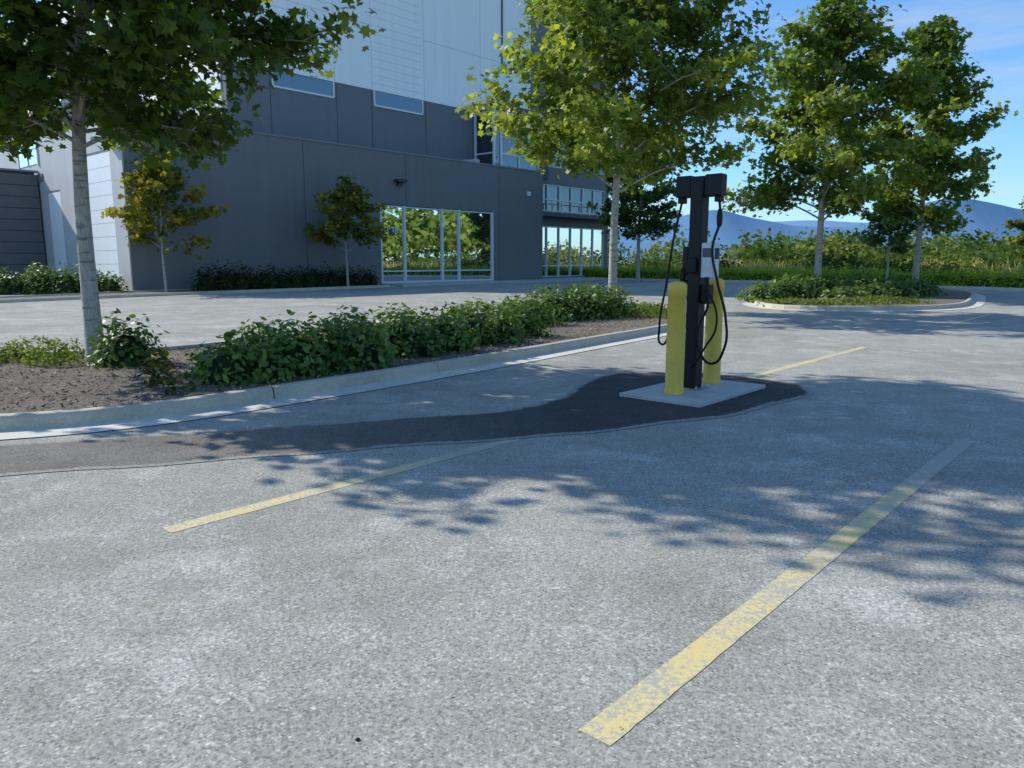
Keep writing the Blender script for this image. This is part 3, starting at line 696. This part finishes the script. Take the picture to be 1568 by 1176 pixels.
for nm, (x, y, z) in (('connector_a', (-.07, .14, 1.22)), ('connector_b', (-.07, -.16, 1.12)), ('cord_clamp', (-.04, -.27, 1.86))):
    lathe(nm, [(.02, -.03), (.03, 0), (.034, .07), (.028, .13), (.02, .16)], M_RUB, K, (x, y, z), 14)

def bollard(loc, h):
    E = empty('yellow_bollard', loc)
    r = .102; prof = [(r + .006, 0), (r + .006, .05), (r, .06), (r - .002, h * .5)]
    prof += [(r - .003, h - .16), (r + .002, h - .155), (r + .002, h - .05), (r - .004, h - .03), (r - .03, h - .008), (.03, h)]
    lathe('sleeve', prof, M_YEL, E, n=36)
bollard((1.81, 8.27, .045), 1.24)
bollard((2.42, 9.0, .045), 1.26)

# ---------------------------------------------------------------- mountains
def ridge(name, dist, ctrl, mat, seed, amp):
    rr = np.random.default_rng(seed); n = 512
    xs = np.linspace(ctrl[0][0], ctrl[-1][0], n + 1); hs = np.interp(xs, [c[0] for c in ctrl], [c[1] for c in ctrl])
    k = np.ones(15) / 15; hs = np.convolve(np.pad(hs, 7, 'edge'), k, 'valid')
    fr_ = np.zeros(n + 1)
    for o in range(2, 8):
        m = 2 ** o; fr_ += np.interp(np.arange(n + 1), np.linspace(0, n, m + 1), rr.normal(size=m + 1)) * amp / 2 ** (o - 2)
    hs = np.maximum(hs + fr_, .002)
    V = []; F = []; rows = 6
    for j in range(rows + 1):
        q = j / rows
        for i in range(n + 1):
            V.append((xs[i] * dist, dist * (1 + .15 * q), hs[i] * dist * q ** 1.2 * (1 + .15 * q) - (4 if j == 0 else 0)))
    for j in range(rows):
        for i in range(n):
            a = j * (n + 1) + i; F.append((a, a + 1, a + n + 2, a + n + 1))
    pydata(name, V, F, mat, None, True)
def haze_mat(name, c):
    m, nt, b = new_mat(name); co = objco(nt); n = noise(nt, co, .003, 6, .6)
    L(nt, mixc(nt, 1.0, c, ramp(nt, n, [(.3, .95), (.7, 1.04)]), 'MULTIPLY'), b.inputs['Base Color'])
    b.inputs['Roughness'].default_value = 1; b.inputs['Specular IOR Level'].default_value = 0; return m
M_M1 = haze_mat('hazy_blue_mountain', (0.16, 0.285, 0.43)); M_M2 = haze_mat('hazy_far_mountain', (0.25, 0.39, 0.54))  # aerial haze is put into these bluish base colours
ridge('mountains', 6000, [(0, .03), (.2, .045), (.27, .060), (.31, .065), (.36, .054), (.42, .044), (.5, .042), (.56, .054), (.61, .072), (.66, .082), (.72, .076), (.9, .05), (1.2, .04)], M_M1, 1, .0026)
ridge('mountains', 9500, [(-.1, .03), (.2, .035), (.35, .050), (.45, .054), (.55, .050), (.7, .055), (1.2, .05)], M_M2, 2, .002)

# ---------------------------------------------------------------- light, sky, camera
sun_h = Vector((-.91, .415)).normalized(); el = R(36)
sd = Vector((sun_h.x * math.cos(el), sun_h.y * math.cos(el), math.sin(el)))
sl = bpy.data.lights.new('sun', 'SUN'); sl.energy = 5.0; sl.angle = R(0.5); sl.color = (1, .965, .90)
so = bpy.data.objects.new('sun', sl); COL.objects.link(so); so.rotation_euler = (-sd).to_track_quat('-Z', 'Y').to_euler(); so.location = (-20, 10, 30)
w = bpy.data.worlds.new('World'); sc.world = w; w.use_nodes = True; nt = w.node_tree
bg = nt.nodes['Background']; bg.inputs['Strength'].default_value = 0.112
sky = N(nt, 'ShaderNodeTexSky'); sky.sky_type = 'NISHITA'; sky.sun_disc = False
sky.sun_elevation = el; sky.sun_rotation = math.atan2(sun_h.x, sun_h.y) % (2 * math.pi); sky.altitude = 50; sky.air_density = 1.0; sky.dust_density = 0.35; sky.ozone_density = 1.8
tc = N(nt, 'ShaderNodeTexCoord'); mp = N(nt, 'ShaderNodeMapping'); mp.inputs['Scale'].default_value = (1.2, 1.2, 7); mp.inputs['Location'].default_value = (.4, .1, .3); L(nt, tc.outputs['Generated'], mp.inputs['Vector'])
cn = noise(nt, mp.outputs[0], 2.2, 8, .62, .5)
g = mixc(nt, 1.0, sky.outputs[0], (0.95, 1.42, 1.88), 'MULTIPLY')
c = mixc(nt, ramp(nt, cn, [(.50, 0), (.76, .5)]), g, (6.4, 7.0, 7.6))
L(nt, c, bg.inputs['Color'])
cam = bpy.data.cameras.new('camera'); co_ = bpy.data.objects.new('camera', cam); COL.objects.link(co_)
co_.location = (0, 0, 1.5); co_.rotation_euler = (R(90 - 9.28), 0, 0); cam.sensor_width = 36; cam.lens = 26.4
cam.clip_end = 30000; cam.clip_start = .05
sc.camera = co_
sc.view_settings.view_transform = 'Standard'; sc.view_settings.look = 'None'; sc.view_settings.exposure = 0
